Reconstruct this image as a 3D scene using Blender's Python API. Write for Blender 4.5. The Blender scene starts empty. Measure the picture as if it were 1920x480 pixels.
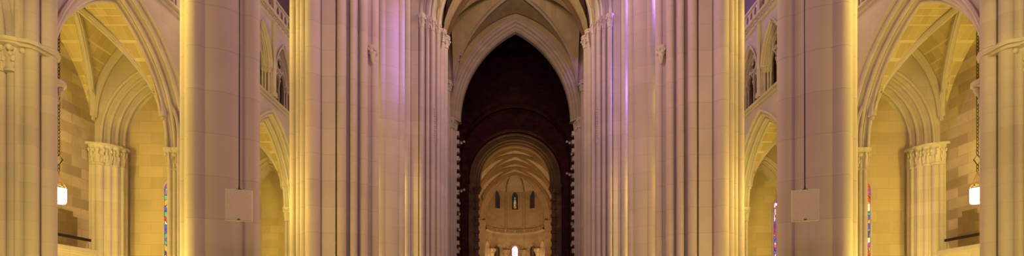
import bpy, math, random
from math import sin, cos, pi, sqrt, acos, radians
random.seed(7)
S = bpy.context.scene
COL = S.collection

# ------------------------------------------------------------------ mesh helpers
class MB:
    def __init__(s): s.v = []; s.f = []; s.uv = {}
    def add(s, vs, fs):
        o = len(s.v); s.v += [tuple(p) for p in vs]; s.f += [tuple(i + o for i in f) for f in fs]; return o
    def box(s, x0, x1, y0, y1, z0, z1):
        s.add([(x0,y0,z0),(x1,y0,z0),(x1,y1,z0),(x0,y1,z0),(x0,y0,z1),(x1,y0,z1),(x1,y1,z1),(x0,y1,z1)],
              [(0,3,2,1),(4,5,6,7),(0,1,5,4),(1,2,6,5),(2,3,7,6),(3,0,4,7)])
    def prism(s, poly, z0, z1):
        n = len(poly)
        s.add([(x,y,z0) for x,y in poly] + [(x,y,z1) for x,y in poly],
              [tuple(range(n))[::-1], tuple(range(n,2*n))] + [(i,(i+1)%n,n+(i+1)%n,n+i) for i in range(n)])
    def lathe(s, prof, cx, cy, seg=20, sx=1, sy=1):
        n = len(prof)
        vs = [(cx+r*cos(2*pi*k/seg)*sx, cy+r*sin(2*pi*k/seg)*sy, z) for k in range(seg) for r, z in prof]
        fs = [(k*n+i, ((k+1)%seg)*n+i, ((k+1)%seg)*n+i+1, k*n+i+1) for k in range(seg) for i in range(n-1)]
        fs.append(tuple(k*n for k in range(seg))[::-1]); fs.append(tuple(k*n+n-1 for k in range(seg)))
        s.add(vs, fs)
    def grid(s, rows, closed=False):
        a = len(rows); b = len(rows[0])
        vs = [p for r in rows for p in r]
        fs = [(i*b+j, i*b+j+1, (i+1)*b+j+1, (i+1)*b+j) for i in range(a-1) for j in range(b-1)]
        if closed: fs += [((a-1)*b+j, (a-1)*b+j+1, j+1, j) for j in range(b-1)]
        s.add(vs, fs)
    def blob(s, c, rx, ry, rz, seg=7, rings=5):
        x, y, z = c
        vs = [(x+rx*sin(pi*i/rings)*cos(2*pi*k/seg), y+ry*sin(pi*i/rings)*sin(2*pi*k/seg), z+rz*cos(pi*i/rings)) for i in range(rings+1) for k in range(seg)]
        fs = [(i*seg+k, (i+1)*seg+k, (i+1)*seg+(k+1)%seg, i*seg+(k+1)%seg) for i in range(rings) for k in range(seg)]
        s.add(vs, fs)
    def tube(s, pts, r, seg=8, closed=False):
        from mathutils import Vector
        P = [Vector(p) for p in pts]; n = len(P); rows = []
        for i, p in enumerate(P):
            if closed: d = P[(i+1)%n] - P[i-1]
            else: d = P[min(i+1,n-1)] - P[max(i-1,0)]
            d.normalize()
            up = Vector((0,0,1)) if abs(d.z) < .9 else Vector((1,0,0))
            a = d.cross(up).normalized(); b = d.cross(a)
            rows.append([tuple(p + a*r*cos(2*pi*k/seg) + b*r*sin(2*pi*k/seg)) for k in range(seg)] )
        vs = [q for r_ in rows for q in r_]; fs = []
        m = n if closed else n-1
        for i in range(m):
            for k in range(seg):
                j = (i+1) % n
                fs.append((i*seg+k, i*seg+(k+1)%seg, j*seg+(k+1)%seg, j*seg+k))
        if not closed:
            fs.append(tuple(range(seg))[::-1]); fs.append(tuple((n-1)*seg+k for k in range(seg)))
        s.add(vs, fs)

def props(o, label=None, cat=None, group=None, kind=None):
    if label: o['label'] = label
    if cat: o['category'] = cat
    if group: o['group'] = group
    if kind: o['kind'] = kind
    return o
def obj(name, m, mat, parent=None, smooth=True, ang=38, uvs=None):
    me = bpy.data.meshes.new(name)
    me.from_pydata(m.v, [], m.f); me.validate(); me.update()
    if uvs:
        l = me.uv_layers.new(name='UVMap')
        for lp in me.loops: l.data[lp.index].uv = uvs[lp.vertex_index]
    import bmesh
    bm = bmesh.new(); bm.from_mesh(me)
    bmesh.ops.recalc_face_normals(bm, faces=bm.faces); bm.to_mesh(me); bm.free()
    if smooth:
        me.polygons.foreach_set('use_smooth', [True]*len(me.polygons))
        me.set_sharp_from_angle(angle=radians(ang))
    me.materials.append(mat)
    o = bpy.data.objects.new(name, me); COL.objects.link(o)
    if parent is not None:
        o.parent = parent; o.location = [-c for c in parent.location]
    return o
def thing(name, loc, label, cat, group=None):
    o = bpy.data.objects.new(name, None); o.empty_display_size = .3; COL.objects.link(o); o.location = loc
    return props(o, label, cat, group)
KIDS = {}
def kids(o): return [c for c in bpy.data.objects if c.parent == o]
def copy_tree(o, parent=None):
    ks = kids(o)
    c = o.copy(); COL.objects.link(c); c.parent = parent
    for k in ks: copy_tree(k, c)
    return c
def move_copy(o, dy=0, mirror=False, label=None, name=None):
    c = copy_tree(o)
    c.location.y += dy
    if mirror: c.location.x *= -1; c.scale.x *= -1
    if label: c['label'] = label
    return c
def mirror_mesh_obj(o, label=None):
    c = o.copy(); COL.objects.link(c); c.scale.x *= -1; c.location.x *= -1
    if label: c['label'] = label
    return c

# ------------------------------------------------------------------ materials
def new_mat(name):
    m = bpy.data.materials.new(name); m.use_nodes = True
    nt = m.node_tree; b = nt.nodes['Principled BSDF']
    return m, nt, b
def stone(name, col, joint=.78, bw=1.5, rh=.62, var=.12, rough=.85, patch=None, mort=.006, uv=False, light_joint=None, bump=.25):
    m, nt, b = new_mat(name); N = nt.nodes.new; L = nt.links.new
    if uv:
        tc = N('ShaderNodeTexCoord'); vec = tc.outputs['UV']
    else:
        geo = N('ShaderNodeNewGeometry'); sep = N('ShaderNodeSeparateXYZ'); L(geo.outputs['Position'], sep.inputs[0])
        ad = N('ShaderNodeMath'); ad.operation = 'ADD'; L(sep.outputs[0], ad.inputs[0]); L(sep.outputs[1], ad.inputs[1])
        cb = N('ShaderNodeCombineXYZ'); L(ad.outputs[0], cb.inputs[0]); L(sep.outputs[2], cb.inputs[1]); vec = cb.outputs[0]
    br = N('ShaderNodeTexBrick'); L(vec, br.inputs['Vector'])
    br.inputs['Scale'].default_value = 1; br.inputs['Brick Width'].default_value = bw; br.inputs['Row Height'].default_value = rh
    br.inputs['Mortar Size'].default_value = mort; br.inputs['Mortar Smooth'].default_value = .6
    c1 = tuple(c*(1+var) for c in col); c2 = tuple(c*(1-var) for c in col)
    if patch: c2 = patch
    br.inputs['Color1'].default_value = (*c1,1); br.inputs['Color2'].default_value = (*c2,1)
    jc = light_joint if light_joint else tuple(c*joint for c in col)
    br.inputs['Mortar'].default_value = (*jc,1)
    no = N('ShaderNodeTexNoise'); no.inputs['Scale'].default_value = .55; no.inputs['Detail'].default_value = 6
    g2 = N('ShaderNodeNewGeometry'); L(g2.outputs['Position'], no.inputs['Vector'])
    rp = N('ShaderNodeMapRange'); L(no.outputs['Fac'], rp.inputs[0]); rp.inputs[1].default_value = .3; rp.inputs[2].default_value = .7
    rp.inputs[3].default_value = 1-var*1.2; rp.inputs[4].default_value = 1+var*.8
    mx = N('ShaderNodeMix'); mx.data_type = 'RGBA'; mx.blend_type = 'MULTIPLY'; mx.inputs[0].default_value = 1
    L(br.outputs['Color'], mx.inputs[6]); L(rp.outputs[0], mx.inputs[7]); L(mx.outputs[2], b.inputs['Base Color'])
    n2 = N('ShaderNodeTexNoise'); n2.inputs['Scale'].default_value = 9; n2.inputs['Detail'].default_value = 5; L(g2.outputs['Position'], n2.inputs['Vector'])
    bp = N('ShaderNodeBump'); bp.inputs['Strength'].default_value = bump; bp.inputs['Distance'].default_value = .02
    L(n2.outputs['Fac'], bp.inputs['Height']); L(bp.outputs[0], b.inputs['Normal'])
    b.inputs['Roughness'].default_value = rough; b.inputs['Specular IOR Level'].default_value = .25
    return m
def plain(name, col, rough=.6, metal=0, emit=None, es=0):
    m, nt, b = new_mat(name)
    no = nt.nodes.new('ShaderNodeTexNoise'); no.inputs['Scale'].default_value = 14
    mr = nt.nodes.new('ShaderNodeMapRange'); nt.links.new(no.outputs['Fac'], mr.inputs[0]); mr.inputs[3].default_value = .9; mr.inputs[4].default_value = 1.1
    mx = nt.nodes.new('ShaderNodeMix'); mx.data_type = 'RGBA'; mx.blend_type = 'MULTIPLY'; mx.inputs[0].default_value = 1
    mx.inputs[6].default_value = (*col,1); nt.links.new(mr.outputs[0], mx.inputs[7]); nt.links.new(mx.outputs[2], b.inputs['Base Color'])
    b.inputs['Roughness'].default_value = rough; b.inputs['Metallic'].default_value = metal
    if emit: b.inputs['Emission Color'].default_value = (*emit,1); b.inputs['Emission Strength'].default_value = es
    return m
def glass_mat(name, cols, strength, scale=3.0, stretch=(1,1,1)):
    """stained glass lit from outside: coloured cells, dark leads, gives off light"""
    m, nt, b = new_mat(name); N = nt.nodes.new; L = nt.links.new
    g = N('ShaderNodeNewGeometry'); mp = N('ShaderNodeMapping'); mp.inputs['Scale'].default_value = stretch; L(g.outputs['Position'], mp.inputs[0])
    vo = N('ShaderNodeTexVoronoi'); vo.inputs['Scale'].default_value = scale; L(mp.outputs[0], vo.inputs['Vector'])
    ve = N('ShaderNodeTexVoronoi'); ve.feature = 'DISTANCE_TO_EDGE'; ve.inputs['Scale'].default_value = scale; L(mp.outputs[0], ve.inputs['Vector'])
    sp = N('ShaderNodeSeparateColor'); L(vo.outputs['Color'], sp.inputs[0])
    cr = N('ShaderNodeValToRGB'); cr.color_ramp.interpolation = 'CONSTANT'; L(sp.outputs[0], cr.inputs[0])
    e = cr.color_ramp.elements
    for i, c in enumerate(cols):
        if i < 2: e[i].position = i/len(cols); e[i].color = (*c,1)
        else: q = e.new(i/len(cols)); q.color = (*c,1)
    lt = N('ShaderNodeMath'); lt.operation = 'GREATER_THAN'; lt.inputs[1].default_value = .035; L(ve.outputs['Distance'], lt.inputs[0])
    mx = N('ShaderNodeMix'); mx.data_type = 'RGBA'; mx.blend_type = 'MULTIPLY'; mx.inputs[0].default_value = 1
    L(cr.outputs[0], mx.inputs[6]); L(lt.outputs[0], mx.inputs[7])
    L(mx.outputs[2], b.inputs['Base Color']); L(mx.outputs[2], b.inputs['Emission Color']); b.inputs['Emission Strength'].default_value = strength
    b.inputs['Roughness'].default_value = .3
    return m

LIME = stone('limestone_ashlar', (.56,.49,.43), joint=.82, bw=60, rh=1.28, var=.05, mort=.018)
LIMEW = stone('limestone_wall', (.56,.495,.43), joint=.86, bw=1.3, rh=.55, var=.06, mort=.008)
CARV = stone('limestone_carved', (.57,.51,.43), joint=.95, var=.08, bump=.5)
ROUGH = stone('rough_fieldstone', (.50,.42,.29), patch=(.36,.28,.17), joint=.9, bw=.9, rh=.42, var=.2, mort=.02, bump=.8)
WEBC = stone('tile_web', (.56,.47,.28), patch=(.48,.385,.21), light_joint=(.68,.60,.40), bw=.30, rh=.10, var=.1, mort=.007, uv=True)
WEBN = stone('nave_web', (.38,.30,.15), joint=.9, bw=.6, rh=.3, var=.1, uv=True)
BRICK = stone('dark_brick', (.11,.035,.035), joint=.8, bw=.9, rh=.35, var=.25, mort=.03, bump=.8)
CHV = stone('choir_web', (.62,.48,.30), joint=.9, bw=.6, rh=.3, var=.08, uv=True)
GRAN = stone('granite', (.34,.22,.12), joint=.7, bw=1.2, rh=.8, var=.2)
CHOIR = stone('choir_stone', (.55,.40,.22), joint=.85, bw=1.6, rh=.7, var=.08)
CHOIRD = stone('choir_rib_stone', (.36,.24,.11), joint=.85, bw=1.6, rh=.7, var=.1)
FLOORM = stone('floor_stone', (.35,.30,.26), joint=.7, bw=1.2, rh=1.2, rough=.4)
IRON = plain('dark_iron', (.035,.025,.02), .55, .6)
BRASS = plain('aged_brass', (.45,.30,.12), .35, .8)
SPK = plain('speaker_beige', (.84,.82,.52), .8)
SPKE = plain('speaker_edge', (.88,.85,.62), .7)
BLK = plain('black_badge', (.02,.02,.02), .5)
CAN = plain('pale_metal', (.55,.52,.50), .4, .3)
LAMP = plain('lantern_glass', (.9,.8,.6), .4, 0, (1,.82,.42), 14)
GL1 = glass_mat('stained_glass_chapel', [(.5,.03,.03),(.03,.08,.5),(.7,.6,.45),(.05,.35,.2),(.6,.3,.05),(.25,.05,.4)], 1.1, 5)
GL2 = glass_mat('stained_glass_rose', [(.2,.02,.4),(.8,.05,.3),(.1,.1,.9),(.8,.6,.9),(.5,.02,.1)], 1.6, 5)
GLD = glass_mat('stained_glass_dim', [(.10,.02,.02),(.02,.05,.08),(.03,.05,.03),(.08,.05,.03)], .25, 3)
GLF = glass_mat('stained_glass_figure', [(.75,.5,.08),(.5,.35,.06),(.8,.65,.25)], .45, 4)
GLB = glass_mat('stained_glass_bright', [(1,.85,.95),(.9,.5,.7),(1,.95,1),(.6,.4,.9),(.95,.9,.85)], 1.6, 4)

# ------------------------------------------------------------------ architecture helpers
def arc_params(a, h):
    R = (a*a+h*h)/(2*a); return R, R-a
def arch_z(a, h, s, r=0):
    R, c = arc_params(a, h); R += r; q = R*R-(abs(s)+c)**2
    return sqrt(q) if q > 0 else 0.0
def sweep(m, a, h, prof, place, n=18, leg=0):
    R, c = arc_params(a, h); rows = []
    for r, d in prof:
        Rr = R+r; tm = acos(max(-1, min(1, c/Rr))); row = []
        if leg: row.append(place(-(a+r), -leg, d))
        for i in range(n+1):
            t = tm*i/n; row.append(place(-(-c+Rr*cos(t)), Rr*sin(t), d))
        for i in range(n-1, -1, -1):
            t = tm*i/n; row.append(place(-c+Rr*cos(t), Rr*sin(t), d))
        if leg: row.append(place(a+r, -leg, d))
        rows.append(row)
    m.grid(rows)
def roll(cr, cd, rad, a0=200, a1=-20, n=7):
    return [(cr+rad*cos(radians(a0+(a1-a0)*i/n)), cd-rad*sin(radians(a0+(a1-a0)*i/n))) for i in range(n+1)]
def strips(m, ss, intervals, place, d0, d1):
    """wall between depth d0 and d1; intervals(s)-> list of solid (z0,z1)"""
    for i in range(len(ss)-1):
        e = 1e-4
        A = intervals(ss[i]+e); B = intervals(ss[i+1]-e)
        if len(A) != len(B):
            A = B = intervals((ss[i]+ss[i+1])/2)
        for (a0, a1), (b0, b1) in zip(A, B):
            if a1-a0 < 1e-3 and b1-b0 < 1e-3: continue
            s0, s1 = ss[i], ss[i+1]
            m.add([place(s0,a0,d0), place(s1,b0,d0), place(s1,b1,d0), place(s0,a1,d0),
                   place(s0,a0,d1), place(s1,b0,d1), place(s1,b1,d1), place(s0,a1,d1)],
                  [(0,1,2,3),(4,7,6,5),(0,4,5,1),(3,2,6,7),(0,3,7,4),(1,5,6,2)])
def shaft_mb(x, y, r, z0, z1, seg=20, rings=()):
    m = MB(); pr = [(r, z0)]
    for zr in rings: pr += [(r, zr-.1), (r*1.22, zr-.05), (r*1.22, zr+.05), (r, zr+.1)]
    pr.append((r, z1)); m.lathe(pr, x, y, seg); return m
def capital_mb(x, y, r, z, h, seg=16, top=1.75):
    """leafy capital: necking ring, flared bell, two rows of curled leaves, moulded abacus. z = underside of the necking"""
    m = MB()
    m.lathe([(r*1.0, z-.02), (r*1.22, z), (r*1.22, z+h*.07), (r*1.05, z+h*.1), (r*1.08, z+h*.4), (r*1.35, z+h*.75), (r*top*.92, z+h*.82),
             (r*top*.92, z+h*.86), (r*top*1.02, z+h*.9), (r*top*1.02, z+h)], x, y, seg)
    for k in range(6):
        a = 2*pi*k/6
        m.blob((x+1.22*r*cos(a), y+1.22*r*sin(a), z+h*.40), r*.30, r*.30, h*.12, 6, 4)
        m.blob((x+1.06*r*cos(a), y+1.06*r*sin(a), z+h*.24), r*.2, r*.2, h*.14, 5, 3)
    for k in range(8):
        a = 2*pi*(k+.5)/8; q = 1.62 if k % 2 else 1.5
        m.blob((x+q*r*cos(a), y+q*r*sin(a), z+h*.70), r*.40, r*.40, h*.105, 7, 5)
        m.blob((x+(q-.22)*r*cos(a), y+(q-.22)*r*sin(a), z+h*.55), r*.20, r*.20, h*.10, 5, 3)
    return m
def base_mb(x, y, r):
    m = MB(); m.lathe([(r*1.7,0),(r*1.7,.5),(r*1.45,.6),(r*1.5,.7),(r*1.2,.8),(r*1.25,.9),(r,1.0)], x, y, 12); return m

ZN = 30.2        # springing of the nave vault
# ------------------------------------------------------------------ nave piers (built for +X, copied to -X)
def slender_pier(Y, label):
    t = thing('slender_pier', (9.45, Y, 0), label, 'pier', 'slender limestone piers of the nave')
    m = MB(); m.lathe([(1.0,0),(1.0,ZN)], 9.45, Y, 40, .95, .80); obj('core', m, LIME, t)
    for x, dy, r in ((9.68,-.62,.33),(8.46,0,.28),(10.34,0,.28),(9.45,.62,.33)):
        s_ = obj('shaft', shaft_mb(x, Y+dy, r, 0, ZN-1), LIME, t)
        c = obj('capital', capital_mb(x, Y+dy, r, ZN-1, 1), CARV, s_); c.location = (0,0,0)
    m = MB(); m.lathe([(1.55,0),(1.55,.5),(1.35,.6),(1.35,.9),(1.15,1.1)], 9.45, Y, 32); obj('plinth', m, LIME, t)
    return t
def clustered_pier(Y, label, far=False):
    t = thing('clustered_pier', (9.5, Y, 0), label, 'pier', 'massive clustered piers of the nave')
    inner = [(7.42,0),(7.46,-.16),(7.60,-.16),(7.60,-.26),(7.86,-.30),(7.90,-.44),(8.02,-.44),(8.02,-.60),(8.26,-.64),(8.36,-.66),(8.38,-.80),(8.50,-.80),(8.84,-.84),(8.92,-.9),(8.92,-1.22),
             (9.58,-1.22),(9.64,-1.12),(10.28,-1.1),(10.34,-.98),(10.62,-.86),(10.66,-.7),(11.02,-.56),(11.06,-.4),(11.36,-.2),(11.5,0)]
    if far: inner = [(x, dy) if x > 8.9 else (max(x, 7.5), dy) for x, dy in inner]
    poly = [(x, Y+dy) for x, dy in inner] + [(x, Y-dy) for x, dy in inner[-2:0:-1]]
    m = MB(); m.prism(poly, 0, ZN+6 if far else ZN); obj('core', m, LIME, t, smooth=False)
    W = [(7.32,0,.20),(7.75,-.45,.20),(8.16,-.80,.17),(8.66,-1.05,.22),(10.0,-1.2,.37),(10.55,-.9,.22),(10.92,-.62,.17),(11.36,-.28,.2)]
    if far: W += [(7.2,1.5,.3),(7.05,2.6,.33)]
    sh = W + [(x, -dy, r) for x, dy, r in W if dy != 0 and not (far and dy > 0) and not (far and x < 8)]
    for x, dy, r in sh:
        s_ = obj('shaft', shaft_mb(x, Y+dy, r, 0, ZN-1 if x < 9 else ZN+6), LIME, t)
        if x < 9:
            c = obj('capital', capital_mb(x, Y+dy, r, ZN-1.1, 1.15), CARV, s_); c.location = (0,0,0)
    if far:
        m = MB(); m.box(7.2, 9.5, Y+.8, Y+3.2, 0, ZN+8); obj('side_core', m, LIME, t, smooth=False)
        m = MB()
        for k in range(14): m.blob((7.53+.04*(k%2), Y-.52, 19.0+k*.22), .09, .12, .1, 6, 4)
        m.lathe([(.02,18.6),(.12,18.8),(.1,19.0)], 7.56, Y-.52, 8); obj('carved_strip', m, CARV, t)
    else:
        for (x, yy, z) in ((7.36, Y-.22, 15.75),):
            m = MB()
            m.lathe([(.03,z-.55),(.10,z-.4),(.13,z-.2),(.2,z),(.17,z+.1),(.24,z+.22),(.24,z+.32)], x, yy, 10)
            for k in range(8):
                a = 2*pi*k/8; m.blob((x+.19*cos(a), yy+.19*sin(a), z+.02+.12*(k%2)), .085,.085,.11,6,4)
            obj('carved_corbel', m, CARV, t)
    m = MB(); m.prism([(9.5+(x-9.5)*1.12, Y+(y-Y)*1.2) for x, y in poly], 0, 1.0); obj('plinth', m, LIME, t, smooth=False)
    return t
YA, YB, YC, YD, YE = 15.8, 25.8, 36.8, 47.1, 57.6
pA = slender_pier(YA, 'slender limestone pier behind the beige loudspeaker on the right, shafts yellow on its outer side')
pB = clustered_pier(YB, 'massive ribbed pier next inward from the right loudspeaker pier, carved corbel on an inner shaft')
pD = clustered_pier(YD, 'far ribbed pier right of the great arch, leafy capitals visible at its top', True)
pC = copy_tree(pA); pC.location.y += YC-YA; pC['label'] = 'slender pier partly hidden between the two right ribbed piers, yellow streak on its shaft'
for p, lb in ((pA, 'slender limestone pier behind the beige loudspeaker on the left, shafts yellow on its outer side'),
              (pB, 'massive ribbed pier next inward from the left loudspeaker pier, carved corbel on an inner shaft'),
              (pC, 'slender pier partly hidden between the two left ribbed piers, yellow streak on its shaft'),
              (pD, 'far ribbed pier left of the great arch, leafy capitals visible at its top')):
    move_copy(p, mirror=True, label=lb)

# ------------------------------------------------------------------ aisle walls with arcade and triforium
XW = 14.5; ZS = 9.5; AR, AH = 2.8, 4.45
PITCH = 5.53
ARC = [18.75 + PITCH*k for k in range(0, 5)]
ARC0 = 11.4
allarc = [ARC0, ARC[0], ARC[2], ARC[4]]
TP = PITCH/2
TRI = [31.25 + TP*k for k in range(-8, 5)]
TA, TH, TZ = 1.02, 2.05, 17.05
SILL = 15.35; TOPW = 20.4
def wall_iv(y):
    iv = []; z = 0.0
    lo = 0.0
    for c in allarc:
        if abs(y-c) < AR+.5: lo = (10.1 if c == ARC0 else ZS) + arch_z(AR, AH, y-c, .5)
    iv.append((lo, SILL))
    up = SILL
    for c in TRI:
        if abs(y-c) < TA+.12: up = TZ + arch_z(TA, TH, y-c, .12)
    if up > SILL: iv.append((up, TOPW))
    else: iv = [(lo, TOPW)]
    return iv
def samples(lo, hi, marks, step):
    s = {lo, hi}
    n = int((hi-lo)/step)
    for i in range(n+1): s.add(lo+(hi-lo)*i/n)
    for m_ in marks:
        if lo < m_ < hi: s.add(m_)
    return sorted(s)
marks = [c+q for c in allarc for q in (-AR-.5, 0, AR+.5)] + [c+q for c in TRI for q in (-TA-.12, 0, TA+.12)]
m = MB(); strips(m, samples(-8, 46.5, marks, .12), wall_iv, lambda s, z, d: (XW+d, s, z), 0, .7)
wr = obj('wall_right', m, LIMEW, smooth=False); wr['kind'] = 'structure'
wl = mirror_mesh_obj(wr); wl.name = 'wall_left'
# clerestory back wall, triforium back wall, gallery floor, chapel roof
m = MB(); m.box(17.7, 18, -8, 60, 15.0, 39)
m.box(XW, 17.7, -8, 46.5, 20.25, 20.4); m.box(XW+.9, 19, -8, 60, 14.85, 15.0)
cw = obj('wall_upper_right', m, stone('passage_shade_stone', (.12,.09,.07), var=.1), smooth=False); cw['kind'] = 'structure'  # gloom of the unlit passage is put into this dark stone colour
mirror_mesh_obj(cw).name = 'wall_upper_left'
m = MB(); m.box(18.1, 18.5, -8, 60, 0, 15); m.box(XW+.9, 18.1, 44.5, 46, 0, 15)
ow = obj('wall_outer_right', m, ROUGH, smooth=False); ow['kind'] = 'structure'
mirror_mesh_obj(ow).name = 'wall_outer_left'

# string courses
def band(name, prof, y0, y1, mat=LIMEW):
    m = MB(); m.grid([[(XW-p, y0, z), (XW-p, y1, z)] for p, z in prof] ); 
    o = obj(name, m, mat, smooth=False); o['kind'] = 'structure'
    c = mirror_mesh_obj(o); return o
band('trim_1', [(0,15.0),(.06,15.02),(.10,15.1),(.05,15.16),(.16,15.24),(.16,15.32),(.0,15.42),(-.4,15.42)], -8, 46.5)
band('trim_2', [(0,19.85),(.1,19.9),(.1,19.98),(.04,20.02),(.04,20.34),(.16,20.4),(.16,20.5),(0,20.52)], -8, 46.5)
m = MB()
for k in range(95):
    y = 23+k*.2
    m.blob((XW-.07, y, 20.18+.05*(k%2)), .06, .075, .09, 6, 4)
    m.blob((XW-.06, y+.08, 20.08+.13*((k+1)%2)), .05, .04, .05, 5, 3)
fz = obj('carved_frieze', m, CARV); props(fz, 'carved leaf frieze under the upper gallery parapet on the right', 'frieze')
mirror_mesh_obj(fz, 'carved leaf frieze under the upper gallery parapet on the left')
# gallery parapet with slanted oval piercings
def para_iv(y):
    k = round((y-24)/.5); c = 24+k*.5; t = (y-c)/.15
    if abs(t) < 1:
        hh = .27*sqrt(1-t*t); zc = 20.93
        return [(20.5, zc-hh), (zc+hh, 21.3)]
    return [(20.5, 21.3)]
pp = thing('gallery_parapet', (XW, 24, 20.5), 'pierced stone parapet above the triforium on the right', 'parapet')
ss = sorted({round(23+i*.05, 3) for i in range(0, 300)})
m = MB(); strips(m, ss, para_iv, lambda s, z, d: (XW+d, s, z), .02, .2); obj('pierced_panel', m, CARV, pp, smooth=False)
m = MB(); m.box(XW-.06, XW+.28, 23, 38, 21.3, 21.42); obj('coping', m, LIMEW, pp, smooth=False)
for k in range(6):
    y = 24.3+k*TP
    m = MB(); m.box(XW-.12, XW+.2, y-.12, y+.12, 20.5, 21.5); m.lathe([(.16,21.5),(.17,21.6),(.05,21.85),(.08,21.95),(.01,22.1)], XW+.04, y, 8); obj('post', m, CARV, pp, smooth=False)
move_copy(pp, mirror=True, label='pierced stone parapet above the triforium on the left')
m = MB(); m.tube([(XW+.35, 23, 21.95),(XW+.35, 38, 21.95)], .025)
for k in range(9): m.tube([(XW+.35, 23.3+k*1.8, 20.4),(XW+.35, 23.3+k*1.8, 21.95)], .02)
gr = obj('gallery_rail', m, IRON); props(gr, 'thin black iron rail behind the pierced parapet on the right', 'railing')
mirror_mesh_obj(gr, 'thin black iron rail behind the pierced parapet on the left')

# arcade arch
APROF = [(.62,.02),(.66,-.10),(.60,-.14),(.54,-.10),(.52,.0)] + roll(.42,.10,.10) + [(.34,.16),(.33,.30),(.27,.30)] + roll(.20,.36,.09) + [(.13,.42),(.12,.52),(.08,.54)] + roll(.03,.60,.075,200,60) + [(0,.66),(.05,.7),(.5,.72)]
def arcade_arch(Yc, label, ZS=ZS):
    t = thing('arcade_arch', (XW, Yc, 0), label, 'arch', 'pointed arches of the aisle wall')
    pl = lambda s, z, d: (XW+d, Yc+s, ZS+z)
    m = MB(); sweep(m, AR, AH, APROF, pl, 22); obj('arch_moulding', m, LIMEW, t)
    for sg in (-1, 1):
        m = MB(); m.box(XW+.02, XW+.66, *sorted((Yc+sg*(AR+.46), Yc+sg*(AR+.62))), 0, ZS); m.box(XW+.34, XW+.66, *sorted((Yc+sg*(AR+.28), Yc+sg*(AR+.46))), 0, ZS); m.box(XW+.5, XW+.66, *sorted((Yc+sg*(AR+.2), Yc+sg*(AR+.5))), 0, ZS)
        obj('jamb', m, LIMEW, t, smooth=False)
        for dx, q, r in ((.16,.42,.20),(.42,.26,.11),(.54,.14,.10)):
            s_ = obj('shaft', shaft_mb(XW+dx, Yc+sg*(AR+q), r, 0, ZS-.83, 16), LIMEW, t)
            c = obj('capital', capital_mb(XW+dx, Yc+sg*(AR+q), r*1.15, ZS-.87, .89, 14, 2.15), CARV, s_); c.location = (0,0,0)
    return t
aa = arcade_arch(ARC[0], 'large pointed aisle arch framing the chapel with the lantern on the right')
lab = {('r',1): 'pointed aisle arch hidden behind the right loudspeaker pier', ('r',2): 'smaller looking pointed arch under the triforium on the right'}
arcs = [aa]
for k, w in ((2,'pointed aisle arch directly under the triforium on the right'), (3,'fourth aisle arch along the right wall, hidden by ribbed piers')):
    if k == 3: continue
    arcs.append(move_copy(aa, dy=PITCH*k, label=w))
a0 = arcade_arch(ARC0, 'cropped aisle arch beginning at the right edge, only its springing shows', 10.1); arcs.append(a0)
for a_, w in zip(arcs, ('large pointed aisle arch framing the chapel with the lantern on the left','pointed aisle arch directly under the triforium on the left','cropped aisle arch beginning at the left edge, only its springing shows')):
    move_copy(a_, mirror=True, label=w)

# wall responds (clusters between arches)
def respond(Y, label):
    t = thing('wall_respond', (XW-.2, Y, 0), label, 'wall pier', 'clustered wall piers between aisle arches')
    for x, dy, r, top in ((14.22,.0,.235,20),(14.25,-.46,.175,20),(14.40,-.28,.09,20),(14.48,-.64,.08,20)):
        rg = (10.15,) if top > 10 else ()
        s_ = obj('shaft', shaft_mb(x, Y+dy, r, 0, top, 20, rg), LIMEW, t)
        if top < 10:
            c = obj('capital', capital_mb(x, Y+dy, r*1.05, top-.02, .9, 12, 1.7), CARV, s_); c.location = (0,0,0)
    m = MB(); m.prism([(14.34,Y-.65),(14.34,Y+.12),(14.42,Y+.28),(14.6,Y+.28),(14.6,Y-.66)], 0, 20); obj('core', m, LIMEW, t, smooth=False)
    m = MB()
    m.prism([(14.02,Y-.1),(14.02,Y+.12),(14.25,Y+.32),(14.6,Y+.32),(14.6,Y-.8),(14.3,Y-.76),(14.1,Y-.66),(14.04,Y-.5)], 9.93, 10.02)
    m.prism([(13.94,Y-.1),(13.94,Y+.15),(14.2,Y+.38),(14.6,Y+.38),(14.6,Y-.88),(14.28,Y-.84),(14.04,Y-.74),(13.96,Y-.55)], 10.02, 10.12)
    obj('string_course', m, LIMEW, t, smooth=False)
    return t
rs = respond(15.12, 'shafted wall pier at the right edge beside the lantern chapel')
rl = [rs]
rl.append(move_copy(rs, dy=PITCH*1.0+2.2, label='wall pier beyond the lantern chapel on the right, behind loudspeaker pier'))

for r_, w in zip(rl, ('shafted wall pier at the left edge beside the lantern chapel','wall pier beyond the lantern chapel on the left, behind loudspeaker pier')):
    move_copy(r_, mirror=True, label=w)

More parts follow.
